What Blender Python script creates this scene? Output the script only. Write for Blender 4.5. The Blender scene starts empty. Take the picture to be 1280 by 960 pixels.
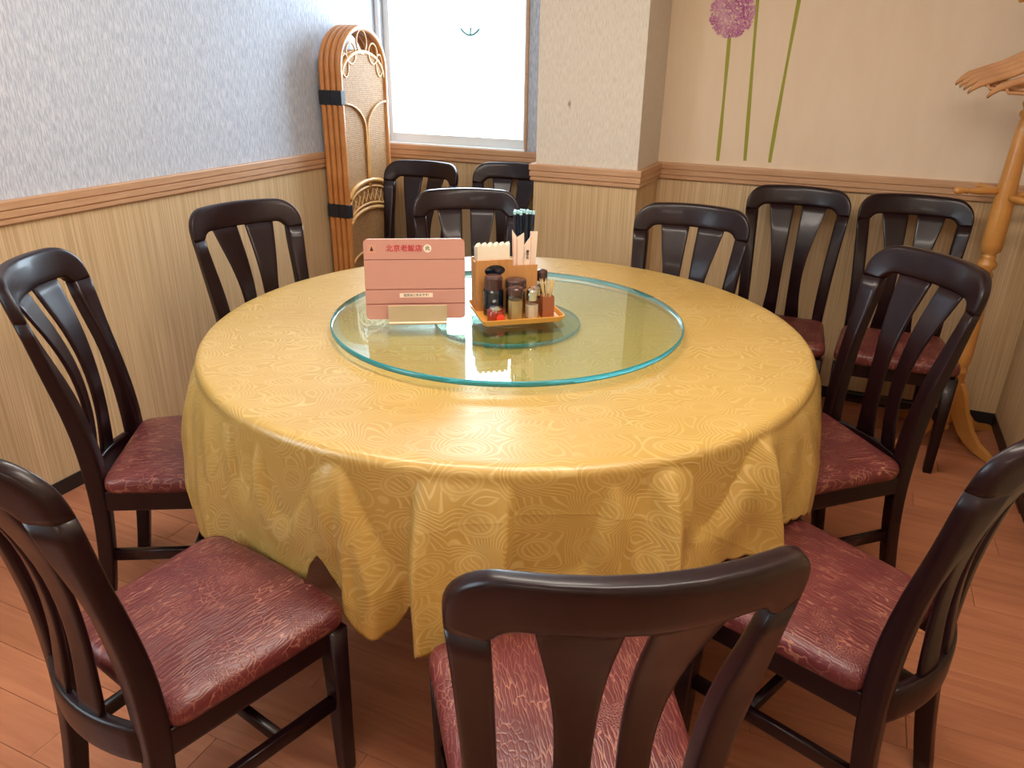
import bpy, bmesh, math, random
from mathutils import Vector, Matrix
random.seed(7)
PI = math.pi; R = math.radians
S = bpy.context.scene
C = S.collection

# ------------------------------------------------------------------ camera
def make_camera():
    yaw, pitch, roll, f, H = 0.4084, 0.4062, 0.0170, 937.5, 1.4293
    fw = Vector((-math.sin(yaw)*math.cos(pitch), math.cos(yaw)*math.cos(pitch), -math.sin(pitch)))
    rt = Vector((math.cos(yaw), math.sin(yaw), 0)); up = rt.cross(fw)
    r2 = rt*math.cos(roll) + up*math.sin(roll); u2 = -rt*math.sin(roll) + up*math.cos(roll)
    m = Matrix((r2, u2, -fw)).transposed().to_4x4(); m.translation = (0, 0, H)
    cd = bpy.data.cameras.new('camera'); cd.sensor_width = 36; cd.lens = f/1280*36; cd.clip_start = .05
    o = bpy.data.objects.new('camera', cd); o.matrix_world = m; C.objects.link(o); S.camera = o
make_camera()

# ------------------------------------------------------------------ world, lights, exposure
W = bpy.data.worlds.new('world'); S.world = W; W.use_nodes = True
W.node_tree.nodes['Background'].inputs[0].default_value = (.72, .90, 1, 1)
W.node_tree.nodes['Background'].inputs[1].default_value = 4.2
S.view_settings.view_transform = 'Standard'; S.view_settings.look = 'None'
S.view_settings.exposure = 0.0; S.view_settings.gamma = 1; S.view_settings.use_curve_mapping = False
def area(name, loc, size, power, col, rot=(0, 0, 0)):
    l = bpy.data.lights.new(name, 'AREA'); l.shape = 'RECTANGLE'; l.size, l.size_y = size
    l.energy = power; l.color = col
    o = bpy.data.objects.new(name, l); o.location = loc; o.rotation_euler = rot; C.objects.link(o)
    return o
WARM = (1, .92, .82); COOL = (.80, .90, 1)
area('ceiling_light_near', (.15, .9, 2.36), (1.2, .25), 17, WARM)
area('ceiling_light_middle', (-1.0, 1.5, 2.36), (1.2, .25), 20, WARM)
area('ceiling_light_rear', (-.1, -1.3, 2.36), (1.2, .25), 7, WARM)
# daylight entering by the window in view, and cool light added behind the camera
area('window_daylight', (-1.80, 4.35, 1.75), (1.5, 1.4), 95, (.70, .86, 1), (R(-90), 0, 0))
area('added_cool_light', (-2.30, -.55, 1.55), (1.5, 1.1), 22, (.72, .89, 1), (0, R(-90), 0))

# ------------------------------------------------------------------ materials
def srgb(r, g, b):
    f = lambda c: c/12.92 if c <= .04045 else ((c+.055)/1.055)**2.4
    return (f(r/255), f(g/255), f(b/255), 1)
class NT:
    def __init__(s, name):
        s.m = bpy.data.materials.new(name); s.m.use_nodes = True; s.t = s.m.node_tree
        s.p = s.t.nodes['Principled BSDF']; s.out = s.t.nodes['Material Output']
    def n(s, typ, **kw):
        x = s.t.nodes.new(typ)
        for k, v in kw.items():
            if k.startswith('i_'):
                key = k[2:]; key = int(key) if key.isdigit() else key.replace('_', ' ')
                s.set(x.inputs[key], v)
            else: setattr(x, k, v)
        return x
    def set(s, inp, v):
        if isinstance(v, bpy.types.NodeSocket): s.t.links.new(v, inp)
        elif isinstance(v, bpy.types.Node): s.t.links.new(v.outputs[0], inp)
        else: inp.default_value = v
    def P(s, **kw):
        for k, v in kw.items(): s.set(s.p.inputs[k.replace('_', ' ')], v)
        return s
    def math(s, op, a, b=0.0, c=0.0):
        x = s.n('ShaderNodeMath', operation=op); s.set(x.inputs[0], a); s.set(x.inputs[1], b); s.set(x.inputs[2], c); return x.outputs[0]
    def mix(s, f, a, b):
        x = s.n('ShaderNodeMix', data_type='RGBA'); s.set(x.inputs[0], f); s.set(x.inputs[6], a); s.set(x.inputs[7], b); return x.outputs[2]
    def ramp(s, f, stops):
        x = s.n('ShaderNodeValToRGB'); s.set(x.inputs[0], f); e = x.color_ramp.elements
        for i, (p, c) in enumerate(stops):
            el = e[i] if i < 2 else e.new(p)
            el.position = p; el.color = c if len(c) == 4 else (*c, 1)
        return x.outputs[0]
    def coord(s, kind='Object', scale=(1, 1, 1), rot=(0, 0, 0), loc=(0, 0, 0)):
        c = s.n('ShaderNodeTexCoord'); m = s.n('ShaderNodeMapping'); s.set(m.inputs[0], c.outputs[kind])
        m.inputs['Scale'].default_value = scale; m.inputs['Rotation'].default_value = rot; m.inputs['Location'].default_value = loc
        return m.outputs[0]
    def noise(s, v, scale, detail=2, rough=.5, dist=0):
        x = s.n('ShaderNodeTexNoise'); s.set(x.inputs['Vector'], v); x.inputs['Scale'].default_value = scale
        x.inputs['Detail'].default_value = detail; x.inputs['Roughness'].default_value = rough; x.inputs['Distortion'].default_value = dist
        return x.outputs[0]
    def bump(s, h, strength=.3, dist=.002):
        x = s.n('ShaderNodeBump'); s.set(x.inputs['Height'], h); x.inputs['Strength'].default_value = strength; x.inputs['Distance'].default_value = dist
        s.set(s.p.inputs['Normal'], x.outputs[0]); return s
def g(v): return (v, v, v, 1)
def plain(name, col, rough=.5, metal=0, spec=.5, noise=.06, coat=0):
    t = NT(name); n = t.noise(t.coord(), 30, 3)
    a = tuple(c*(1-noise) for c in col[:3])+(1,); b = tuple(min(1, c*(1+noise)) for c in col[:3])+(1,)
    t.P(Base_Color=t.mix(n, a, b), Roughness=rough, Metallic=metal, Specular_IOR_Level=spec, Coat_Weight=coat, Coat_Roughness=.08)
    return t.m
M = {}
M['dark_wood'] = (lambda t: (t.P(Base_Color=t.ramp(t.noise(t.coord(scale=(30, 30, 4)), 1.5, 4), [(.3, srgb(22, 6, 11)), (.7, srgb(31, 9, 14))]),
    Roughness=t.ramp(t.noise(t.coord(), 14, 2), [(.3, g(.30)), (.8, g(.42))]), Coat_Weight=.15, Coat_Roughness=.10, Specular_IOR_Level=.28), t.m)[1])(NT('dark_wood'))

def leather():
    t = NT('crocodile_leather'); oi = t.n('ShaderNodeObjectInfo')
    tc = t.n('ShaderNodeTexCoord'); off = t.n('ShaderNodeVectorMath', operation='MULTIPLY_ADD')
    rv = t.n('ShaderNodeCombineXYZ'); t.set(rv.inputs[0], oi.outputs['Random']); t.set(rv.inputs[1], oi.outputs['Random'])
    t.set(off.inputs[0], rv.outputs[0]); off.inputs[1].default_value = (7, 11, 0); t.set(off.inputs[2], tc.outputs['Object'])
    v = off.outputs[0]
    def mp(sc):
        m = t.n('ShaderNodeMapping'); t.set(m.inputs[0], v); m.inputs['Scale'].default_value = sc; return m.outputs[0]
    nz = t.n('ShaderNodeTexNoise'); t.set(nz.inputs['Vector'], v); nz.inputs['Scale'].default_value = 22
    def warp(vec, amt):
        a = t.n('ShaderNodeVectorMath', operation='MULTIPLY_ADD'); t.set(a.inputs[0], nz.outputs[1]); a.inputs[1].default_value = (amt, amt, amt); t.set(a.inputs[2], vec); return a.outputs[0]
    def vor(vec, sc=1):
        x = t.n('ShaderNodeTexVoronoi', feature='DISTANCE_TO_EDGE'); t.set(x.inputs['Vector'], vec); x.inputs['Scale'].default_value = sc; return x.outputs[0]
    long_ = vor(warp(mp((150, 15, 20)), 1.6)); small = vor(warp(mp((190, 190, 40)), .8)); mid = vor(warp(mp((110, 60, 20)), 1.0))
    m1 = t.ramp(t.noise(mp((1, 1, 1)), 9.5, 1), [(.62, g(0)), (.66, g(1))])
    m2 = t.ramp(t.noise(mp((1, 1, 1)), 5.3, 1), [(.58, g(0)), (.64, g(1))])
    h = t.mix(m1, t.mix(m2, long_, mid), small)
    line = t.ramp(h, [(.0, g(1)), (.03, g(.55)), (.075, g(0))])
    cl = t.ramp(t.noise(v, 6, 3), [(.3, srgb(84, 30, 34)), (.7, srgb(104, 42, 44))])
    lf = t.math('MULTIPLY', line, t.ramp(t.noise(v, 12, 2), [(.35, g(.2)), (.65, g(.75))]))
    col = t.mix(lf, cl, srgb(184, 124, 102))
    t.P(Base_Color=col, Roughness=.36, Specular_IOR_Level=.55)
    t.bump(t.ramp(h, [(0, g(0)), (.18, g(1))]), .35, .0012)
    return t.m
M['leather'] = leather()

def cloth():
    t = NT('gold_damask'); uv = t.coord('UV', rot=(0, 0, R(-28)))
    nz = t.n('ShaderNodeTexNoise'); t.set(nz.inputs['Vector'], uv); nz.inputs['Scale'].default_value = 7; nz.inputs['Detail'].default_value = 0
    w = t.n('ShaderNodeVectorMath', operation='MULTIPLY_ADD'); t.set(w.inputs[0], nz.outputs[1]); w.inputs[1].default_value = (.09, .09, 0); t.set(w.inputs[2], uv)
    mp = t.n('ShaderNodeMapping'); t.set(mp.inputs[0], uv); mp.inputs['Scale'].default_value = (7.6, 12.0, 1)
    eye = t.n('ShaderNodeTexVoronoi', feature='F1', voronoi_dimensions='2D'); t.set(eye.inputs['Vector'], mp.outputs[0]); eye.inputs['Scale'].default_value = 1; eye.inputs['Randomness'].default_value = .25
    d = eye.outputs['Distance']
    # rings inside the eyes, combed feather lines between them
    flow = t.noise(w.outputs[0], 5.2, 0)
    phi = t.math('ADD', t.math('MULTIPLY', flow, 12.0), t.math('MULTIPLY', d, 3.2))
    s1 = t.math('SINE', t.math('MULTIPLY', phi, 2*PI*2.5))
    comb = t.ramp(t.math('MULTIPLY_ADD', s1, .5, .5), [(.66, g(0)), (.95, g(1))])
    ring = t.ramp(d, [(.0, g(.35)), (.13, g(.2)), (.19, g(.1)), (.23, g(1)), (.27, g(.1)), (.31, g(.9)), (.35, g(0))])
    inside = t.ramp(d, [(.30, g(1)), (.37, g(0))])
    wv = t.n('ShaderNodeTexWave', wave_type='BANDS', bands_direction='DIAGONAL'); t.set(wv.inputs['Vector'], uv); wv.inputs['Scale'].default_value = 42; wv.inputs['Distortion'].default_value = 3; wv.inputs['Detail'].default_value = 0
    core = t.ramp(d, [(.15, g(1)), (.2, g(0))])
    ring2 = t.mix(core, ring, t.ramp(wv.outputs[0], [(.55, g(0)), (.9, g(.8))]))
    pat = t.mix(inside, comb, ring2)
    fade = t.ramp(t.noise(uv, 6.0, 2), [(.30, g(.30)), (.6, g(1))])
    pf = t.math('MULTIPLY', pat, fade)
    base = t.ramp(t.noise(uv, 2.2, 3), [(.3, srgb(180, 142, 64)), (.7, srgb(192, 154, 78))])
    col = t.mix(t.math('MULTIPLY', pf, .62), base, srgb(216, 188, 122))
    # fold creases left by the packing, along and across the pattern rows
    sep = t.n('ShaderNodeSeparateXYZ'); t.set(sep.inputs[0], uv)
    def crease(sock, off, per):
        q = t.math('ABSOLUTE', t.math('SUBTRACT', t.math('FRACT', t.math('MULTIPLY_ADD', sock, 1/per, off)), .5))
        return t.ramp(q, [(0, g(1)), (.010, g(.4)), (.03, g(0))])
    cr = t.math('MAXIMUM', crease(sep.outputs[1], .5-1.421/.331, .331), crease(sep.outputs[0], .5-.49/.59, .59))
    t.P(Base_Color=col, Roughness=t.math('SUBTRACT', .44, t.math('MULTIPLY', pf, .16)), Specular_IOR_Level=.6, Coat_Weight=.65, Coat_Roughness=.30)
    h = t.math('ADD', t.math('MULTIPLY', pf, .35), t.math('MULTIPLY', cr, 1.0))
    t.bump(h, .40, .0016)
    return t.m
M['cloth'] = cloth()

def wallpaper(name, c1, c2, sx, sz, strength, stain=False):
    t = NT(name); tc = t.n('ShaderNodeTexCoord'); sep = t.n('ShaderNodeSeparateXYZ'); t.set(sep.inputs[0], tc.outputs['Object'])
    hsum = t.math('ADD', sep.outputs[0], sep.outputs[1]); cb = t.n('ShaderNodeCombineXYZ')
    t.set(cb.inputs[0], t.math('MULTIPLY', hsum, sx)); t.set(cb.inputs[1], t.math('MULTIPLY', sep.outputs[2], sz))
    n = t.noise(cb.outputs[0], 1, 3, .6, .4)
    h = t.ramp(n, [(.40, g(0)), (.60, g(1))])
    col = t.mix(h, c1, c2)
    if stain:
        vd = t.n('ShaderNodeVectorMath', operation='DISTANCE'); m = t.n('ShaderNodeMapping'); t.set(m.inputs[0], tc.outputs['Object'])
        m.inputs['Scale'].default_value = (1, 1, .45); t.set(vd.inputs[0], m.outputs[0]); vd.inputs[1].default_value = (-1.139, 3.194, 1.267*.45)
        dd = t.math('ADD', vd.outputs['Value'], t.math('MULTIPLY', t.noise(tc.outputs['Object'], 160, 1), .004))
        col = t.mix(t.ramp(dd, [(.0065, g(.8)), (.0085, g(0))]), col, srgb(120, 80, 60))
    t.P(Base_Color=col, Roughness=.75, Specular_IOR_Level=.25); t.bump(h, strength, .0015)
    return t.m
M['wallpaper_grey'] = wallpaper('wallpaper_grey', srgb(174, 182, 198), srgb(208, 213, 225), 250, 26, .5)
M['wallpaper_cream'] = wallpaper('wallpaper_cream', srgb(210, 200, 186), srgb(226, 218, 207), 380, 34, .2, True)
M['wallpaper_plain'] = wallpaper('wallpaper_plain', srgb(228, 207, 182), srgb(230, 210, 186), 12, 3, .03)
M['wainscot'] = wallpaper('wainscot', srgb(194, 164, 124), srgb(216, 188, 148), 230, 1.8, .10)
M['ceiling'] = plain('ceiling_paint', srgb(235, 230, 220), .8)
M['trim'] = (lambda t: (t.P(Base_Color=t.ramp(t.noise(t.coord(scale=(6, 6, 90)), 1, 3), [(.3, srgb(186, 142, 106)), (.7, srgb(200, 158, 122))]), Roughness=.42), t.m)[1])(NT('trim_wood'))
M['black_base'] = plain('black_vinyl', srgb(34, 28, 27), .45)
M['white_frame'] = plain('window_paint', srgb(224, 228, 230), .45, noise=.02)
M['floor_base'] = plain('floor_joint', srgb(122, 68, 42), .6)
def floor():
    t = NT('floor_planks'); oi = t.n('ShaderNodeObjectInfo')
    tc = t.n('ShaderNodeTexCoord'); cb = t.n('ShaderNodeCombineXYZ'); t.set(cb.inputs[2], t.math('MULTIPLY', oi.outputs['Random'], 40.0))
    a = t.n('ShaderNodeVectorMath', operation='ADD'); t.set(a.inputs[0], tc.outputs['Object']); t.set(a.inputs[1], cb.outputs[0])
    m = t.n('ShaderNodeMapping'); t.set(m.inputs[0], a.outputs[0]); m.inputs['Scale'].default_value = (2.2, 26, 1)
    n1 = t.noise(m.outputs[0], 1.1, 4, .6, .8); m2 = t.n('ShaderNodeMapping'); t.set(m2.inputs[0], a.outputs[0]); m2.inputs['Scale'].default_value = (8, 190, 1)
    n2 = t.noise(m2.outputs[0], 1, 2)
    col = t.ramp(n1, [(.25, srgb(166, 104, 76)), (.5, srgb(184, 120, 88)), (.75, srgb(198, 134, 100))])
    col = t.mix(t.math('MULTIPLY', n2, .28), col, srgb(142, 82, 56))
    hv = t.n('ShaderNodeHueSaturation'); t.set(hv.inputs['Color'], col); t.set(hv.inputs['Value'], t.math('MULTIPLY_ADD', oi.outputs['Random'], .16, .92))
    t.P(Base_Color=hv.outputs[0], Roughness=.34, Specular_IOR_Level=.45); t.bump(n2, .06, .001)
    return t.m
M['floor'] = floor()
def glass(name, tint, ior=1.5, rough=0.0, body=None):
    t = NT(name); t.t.nodes.remove(t.p)
    tr = t.n('ShaderNodeBsdfTransparent'); tr.inputs[0].default_value = tint
    gl = t.n('ShaderNodeBsdfGlossy'); gl.inputs['Roughness'].default_value = rough; gl.inputs[0].default_value = (1, 1, 1, 1)
    fr = t.n('ShaderNodeFresnel'); ge = t.n('ShaderNodeNewGeometry'); t.set(fr.inputs[0], t.math('MULTIPLY_ADD', ge.outputs['Backfacing'], 1/ior-ior, ior))
    mx = t.n('ShaderNodeMixShader'); t.set(mx.inputs[0], fr.outputs[0]); t.set(mx.inputs[1], tr.outputs[0]); t.set(mx.inputs[2], gl.outputs[0])
    t.set(t.out.inputs[0], mx.outputs[0]); return t.m
M['susan_glass'] = glass('turntable_glass', (.90, .975, .945, 1), 1.5)
M['base_glass'] = glass('base_disc_glass', (.80, .95, .89, 1), 1.45)
M['jar_glass'] = glass('jar_glass', (.88, .88, .86, 1), 1.6)
M['pane'] = glass('window_pane', (.99, .99, .99, 1), 1.2)
M['glass_edge'] = (lambda t: (t.P(Base_Color=srgb(30, 132, 148), Roughness=.12, Transmission_Weight=.25, IOR=1.5), t.m)[1])(NT('glass_edge'))
M['metal'] = plain('brushed_steel', (.55, .53, .5, 1), .28, 1)
M['bearing'] = plain('bearing_metal', (.45, .45, .43, 1), .35, .8)
def rattan(name, a, b):
    t = NT(name); n = t.noise(t.coord(), 9, 3)
    t.P(Base_Color=t.ramp(n, [(.3, a), (.7, b)]), Roughness=.35, Coat_Weight=.3); return t.m
M['rattan'] = rattan('rattan_cane', srgb(180, 112, 56), srgb(206, 142, 82))
M['rattan_light'] = rattan('rattan_light', srgb(206, 152, 86), srgb(226, 178, 112))
def weave():
    t = NT('rattan_weave'); c = t.coord()
    w1 = t.n('ShaderNodeTexWave', bands_direction='Y'); t.set(w1.inputs['Vector'], c); w1.inputs['Scale'].default_value = 52; w1.inputs['Distortion'].default_value = 1.5
    w2 = t.n('ShaderNodeTexWave', bands_direction='Z'); t.set(w2.inputs['Vector'], c); w2.inputs['Scale'].default_value = 52; w2.inputs['Distortion'].default_value = 1.5
    m = t.math('MULTIPLY', w1.outputs[0], w2.outputs[0])
    v = t.math('MULTIPLY_ADD', t.noise(c, 90, 2), .5, m)
    t.P(Base_Color=t.ramp(v, [(.2, srgb(124, 80, 42)), (.55, srgb(178, 128, 74)), (.95, srgb(220, 182, 132))]), Roughness=.6); t.bump(v, .6, .002); return t.m
M['weave'] = weave()
M['hinge_black'] = plain('black_binding', srgb(28, 30, 40), .5)
M['pine'] = rattan('varnished_pine', srgb(188, 128, 60), srgb(212, 150, 78))
M['hanger_wood'] = rattan('hanger_wood', srgb(184, 126, 78), srgb(212, 156, 104))
M['stem'] = plain('stem_green', srgb(150, 150, 44), .6)
def floret():
    t = NT('allium_florets'); v = t.n('ShaderNodeTexVoronoi'); t.set(v.inputs['Vector'], t.coord()); v.inputs['Scale'].default_value = 150
    n = t.noise(t.coord(), 10, 2)
    a = t.mix(t.ramp(n, [(.42, g(0)), (.6, g(1))]), srgb(160, 66, 130), srgb(206, 150, 172))
    t.P(Base_Color=t.mix(t.ramp(v.outputs[0], [(.2, g(.8)), (.5, g(0))]), a, srgb(226, 170, 196)), Roughness=.6); return t.m
M['floret'] = floret()
M['tablet_cover'] = plain('pink_cover', srgb(184, 130, 114), .5, noise=.03)
M['tablet_fold'] = plain('pink_cover_fold', srgb(176, 112, 94), .5)
M['screen_edge'] = plain('tablet_body', srgb(225, 205, 198), .35, .3)
M['stand_metal'] = plain('champagne_metal', srgb(206, 184, 156), .3, .55)
M['red_ink'] = plain('red_ink', srgb(176, 30, 52), .5)
M['black_ink'] = plain('black_ink', srgb(30, 28, 28), .5)
M['label_white'] = plain('label_paper', srgb(228, 205, 180), .6, noise=.02)
M['seal_white'] = plain('seal_paper', srgb(232, 212, 190), .6, noise=.02)
M['bamboo'] = (lambda t: (t.P(Base_Color=t.ramp(t.noise(t.coord(scale=(30, 30, 3)), 3, 3), [(.3, srgb(186, 128, 72)), (.7, srgb(204, 148, 90))]), Roughness=.45), t.m)[1])(NT('bamboo_box'))
M['tray_wood'] = plain('tray_wood', srgb(214, 146, 62), .35, coat=.3)
M['paper'] = plain('napkin_paper', srgb(238, 226, 208), .8, noise=.03)
M['sleeve_paper'] = plain('sleeve_paper', srgb(236, 214, 196), .7, noise=.02)
M['sleeve_pink'] = plain('sleeve_pink', srgb(226, 150, 140), .7, noise=.02)
M['stick_dark'] = plain('chopstick_lacquer', srgb(22, 34, 52), .3)
M['stick_tip'] = plain('chopstick_tip', srgb(168, 216, 222), .4)
M['brown_cap'] = plain('brown_cap', srgb(70, 42, 40), .3, coat=.3)
M['soy'] = plain('soy_sauce', srgb(20, 26, 40), .12, coat=.5)
M['pepper'] = plain('pepper_powder', srgb(178, 152, 100), .9, noise=.2)
M['salt'] = plain('salt_grains', srgb(216, 196, 168), .9, noise=.1)
M['chili'] = plain('chili_paste', srgb(170, 44, 24), .25, noise=.35, coat=.4)
M['chili_label'] = plain('red_label', srgb(226, 60, 32), .4)
M['pick_box'] = plain('toothpick_box', srgb(150, 84, 50), .5)
M['pick'] = plain('toothpick_wood', srgb(222, 188, 130), .6)
M['under_wood'] = plain('pedestal_paint', srgb(60, 58, 64), .5)
def lamp_mat():
    t = NT('lamp_diffuser'); t.P(Base_Color=(1, 1, 1, 1), Emission_Color=(1, .84, .64, 1), Emission_Strength=5.0); return t.m
M['lamp'] = lamp_mat()

# ------------------------------------------------------------------ mesh helpers
def obj(name, bm, mat, parent=None, smooth=False, loc=None):
    if smooth:
        for f in bm.faces: f.smooth = True
    bmesh.ops.recalc_face_normals(bm, faces=bm.faces)
    me = bpy.data.meshes.new(name); bm.to_mesh(me); bm.free()
    for m in (mat if isinstance(mat, (list, tuple)) else [mat]): me.materials.append(m)
    o = bpy.data.objects.new(name, me); C.objects.link(o)
    if parent: o.parent = parent
    if loc: o.location = loc
    return o
def struct(name, bm, mat, parent=None):
    o = obj(name, bm, mat, parent)
    if not parent: o['kind'] = 'structure'
    return o
def tag(o, label, cat, group=None):
    o['label'] = label; o['category'] = cat
    if group: o['group'] = group
    return o
def thing(name, label, cat, loc=(0, 0, 0), rz=0, group=None):
    o = bpy.data.objects.new(name, None); o.empty_display_size = .1; C.objects.link(o)
    o.location = loc; o.rotation_euler = (0, 0, rz); return tag(o, label, cat, group)
def box(bm, x0, x1, y0, y1, z0, z1, bev=0, mtx=None):
    vs = [bm.verts.new((x, y, z)) for x in (x0, x1) for y in (y0, y1) for z in (z0, z1)]
    fs = [bm.faces.new([vs[i] for i in q]) for q in ((0, 1, 3, 2), (4, 6, 7, 5), (0, 4, 5, 1), (2, 3, 7, 6), (0, 2, 6, 4), (1, 5, 7, 3))]
    if bev:
        es = list({e for f in fs for e in f.edges})
        r = bmesh.ops.bevel(bm, geom=es, offset=bev, segments=2, affect='EDGES', profile=.5)
        vs = list({v for f in r['faces'] for v in f.verts} | {v for v in vs if v.is_valid})
    if mtx: bmesh.ops.transform(bm, matrix=mtx, verts=[v for v in vs if v.is_valid])
    return bm
def B(*a, **k): return box(bmesh.new(), *a, **k)
def loft(bm, rings, caps=True, closed=False):
    vr = [[bm.verts.new(p) for p in r] for r in rings]; n = len(vr[0])
    pairs = list(zip(vr, vr[1:])) + ([(vr[-1], vr[0])] if closed else [])
    for a, b in pairs:
        for i in range(n): bm.faces.new((a[i], a[(i+1) % n], b[(i+1) % n], b[i]))
    if caps and not closed: bm.faces.new(vr[0][::-1]); bm.faces.new(vr[-1])
    return bm
def superell(a, b, n=16, e=.45):
    out = []
    for i in range(n):
        t = 2*PI*(i+.5)/n; c, s = math.cos(t), math.sin(t)
        out.append((a*math.copysign(abs(c)**e, c), b*math.copysign(abs(s)**e, s)))
    return out
def frame_loft(bm, secs, n=16, e=.45):
    # secs: (centre, axisU, axisV, a, b)
    return loft(bm, [[Vector(c)+Vector(u)*p+Vector(v)*q for p, q in superell(a, b, n, e)] for c, u, v, a, b in secs])
def tube(bm, pts, r, n=8, closed=False):
    pts = [Vector(p) for p in pts]; rings = []; N = len(pts); prev = None
    for i, p in enumerate(pts):
        a = pts[i-1] if (i or closed) else p; b = pts[(i+1) % N] if (i < N-1 or closed) else p
        t = (b-a).normalized()
        if prev is None:
            u = t.orthogonal().normalized()
        else:
            u = (prev - t*prev.dot(t)).normalized()
        prev = u; v = t.cross(u); rr = r[i] if isinstance(r, (list, tuple)) else r
        rings.append([p+(u*math.cos(2*PI*k/n)+v*math.sin(2*PI*k/n))*rr for k in range(n)])
    return loft(bm, rings, closed=closed)
def lathe(bm, prof, n=24, c=(0, 0)):
    prof = [q for q in prof]
    rings = [[Vector((c[0]+max(r, 1e-4)*math.cos(2*PI*k/n), c[1]+max(r, 1e-4)*math.sin(2*PI*k/n), z)) for k in range(n)] for r, z in prof]
    return loft(bm, rings)
def interp(tab, x):
    if x <= tab[0][0]: return tab[0][1]
    for (a, p), (b, q) in zip(tab, tab[1:]):
        if x <= b: return p+(q-p)*(x-a)/(b-a)
    return tab[-1][1]
def smooth_interp(tab, x):
    if x <= tab[0][0]: return tab[0][1]
    for i in range(len(tab)-1):
        a, p = tab[i]; b, q = tab[i+1]
        if x <= b:
            m0 = (q-(tab[i-1][1] if i else p))/(b-(tab[i-1][0] if i else a)); m1 = ((tab[i+2][1] if i+2 < len(tab) else q)-p)/((tab[i+2][0] if i+2 < len(tab) else b)-a)
            t = (x-a)/(b-a); h = b-a
            return (2*t**3-3*t*t+1)*p+(t**3-2*t*t+t)*h*m0+(-2*t**3+3*t*t)*q+(t**3-t*t)*h*m1
    return tab[-1][1]
def text_bm(body, size, spacing=1.0, offset=0, depth=.0003, vertical=False):
    c = bpy.data.curves.new('txt', 'FONT'); c.body = body if not vertical else '\n'.join(body); c.size = size; c.align_x = 'CENTER'; c.align_y = 'CENTER'
    c.space_character = spacing; c.offset = offset; c.extrude = depth; c.resolution_u = 2
    o = bpy.data.objects.new('txt', c); C.objects.link(o); bpy.context.view_layer.update()
    me = bpy.data.meshes.new_from_object(o.evaluated_get(bpy.context.evaluated_depsgraph_get()))
    bm = bmesh.new(); bm.from_mesh(me); bpy.data.objects.remove(o); bpy.data.curves.remove(c); bpy.data.meshes.remove(me)
    return bm

# ------------------------------------------------------------------ room
XL, XR, YW, YP, YB, XP, XQ = -2.3578, .7619, 3.6144, 3.1942, 3.5599, -.8246, -1.2844
HR, HB, BB, ZC, YF, WT = 1.0155, .9424, .0546, 2.42, -2.4, .12
WX0, WX1, WZ0, WZ1 = -2.335, -1.512, 1.0155, 2.08
# ceiling, walls
struct('ceiling', B(XL-.3, XR+.3, YF-.3, YW+.3, ZC, ZC+.1), M['ceiling'])
SY0, SY1, SZ0, SZ1 = -1.4, .3, .95, 2.1
bm = bmesh.new()
box(bm, XL-WT, XL, SY1, YW+WT, -.05, ZC); box(bm, XL-WT, XL, YF, SY0, -.05, ZC)
box(bm, XL-WT, XL, SY0, SY1, -.05, SZ0); box(bm, XL-WT, XL, SY0, SY1, SZ1, ZC)
wl = struct('wall_left', bm, M['wallpaper_grey'])
bm = bmesh.new()
box(bm, XL, WX0, YW, YW+WT, -.05, ZC); box(bm, WX1, XQ, YW, YW+WT, -.05, ZC)
box(bm, WX0, WX1, YW, YW+WT, -.05, WZ0-.002); box(bm, WX0, WX1, YW, YW+WT, WZ1, ZC)
ww = struct('wall_window', bm, M['wallpaper_grey'])
wp = struct('wall_pillar', B(XQ, XP, YP, YW+WT, -.05, ZC), M['wallpaper_cream'])
wb = struct('wall_back', B(XP, XR+WT, YB, YB+WT, -.05, ZC), M['wallpaper_plain'])
wr = struct('wall_right', B(XR, XR+WT, YF, YB, -.05, ZC), M['wallpaper_plain'])
struct('wall_front', B(XL-WT, XR+WT, YF-WT, YF, -.05, ZC), M['wallpaper_plain'])
# wainscot boards
T = .006
struct('wainscot', B(XL, XL+T, YF, YW, 0, HB+.01), M['wainscot'], wl)
struct('wainscot', B(XL+T, XQ, YW-T, YW, 0, HB+.01), M['wainscot'], ww)
bm = bmesh.new(); box(bm, XQ-T, XP+T, YP-T, YP, 0, HB+.01); box(bm, XP, XP+T, YP, YB-T, 0, HB+.01); box(bm, XQ-T, XQ, YP, YW-T, 0, HB+.01)
struct('wainscot', bm, M['wainscot'], wp)
struct('wainscot', B(XP+T, XR, YB-T, YB, 0, HB+.01), M['wainscot'], wb)
struct('wainscot', B(XR-T, XR, YF, YB-T, 0, HB+.01), M['wainscot'], wr)
# stepped dado rail: profile offsets from wall (d, z)
prof = [(0, HR), (.022, HR), (.024, HR-.004), (.024, HR-.026), (.019, HR-.029), (.019, HR-.031), (.022, HR-.034), (.022, HR-.051), (.016, HR-.054), (.016, HR-.056), (.019, HR-.059), (.019, HB+.004), (.015, HB), (0, HB)]
def rail(name, path):   # path: (x, y, ox, oy) with mitred outward offset direction
    bm = bmesh.new(); rings = [[Vector((x+ox*d, y+oy*d, z)) for d, z in prof] for x, y, ox, oy in path]
    loft(bm, rings); return struct(name, bm, M['trim'])
e = .0001
rail('trim_1', [(XL+e, YF, 1, 0), (XL+e, YW, 1, -1)])
rail('trim_2', [(XL+e, YW-e, 1, -1), (XQ, YW-e, -1, -1)])
rail('trim_3', [(XQ-e, YW, -1, -1), (XQ-e, YP-e, -1, -1), (XP+e, YP-e, 1, -1), (XP+e, YB-e, 1, -1), (XR-e, YB-e, -1, -1), (XR-e, YF, -1, 0)])
def base(name, *a): struct(name, B(*a, bev=.002), M['black_base'])
t2 = .012
base('baseboard_left', XL+T, XL+t2, YF, YW-T, 0, BB)
base('baseboard_window', XL+t2, XQ-t2, YW-t2, YW-T, 0, BB)
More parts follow.
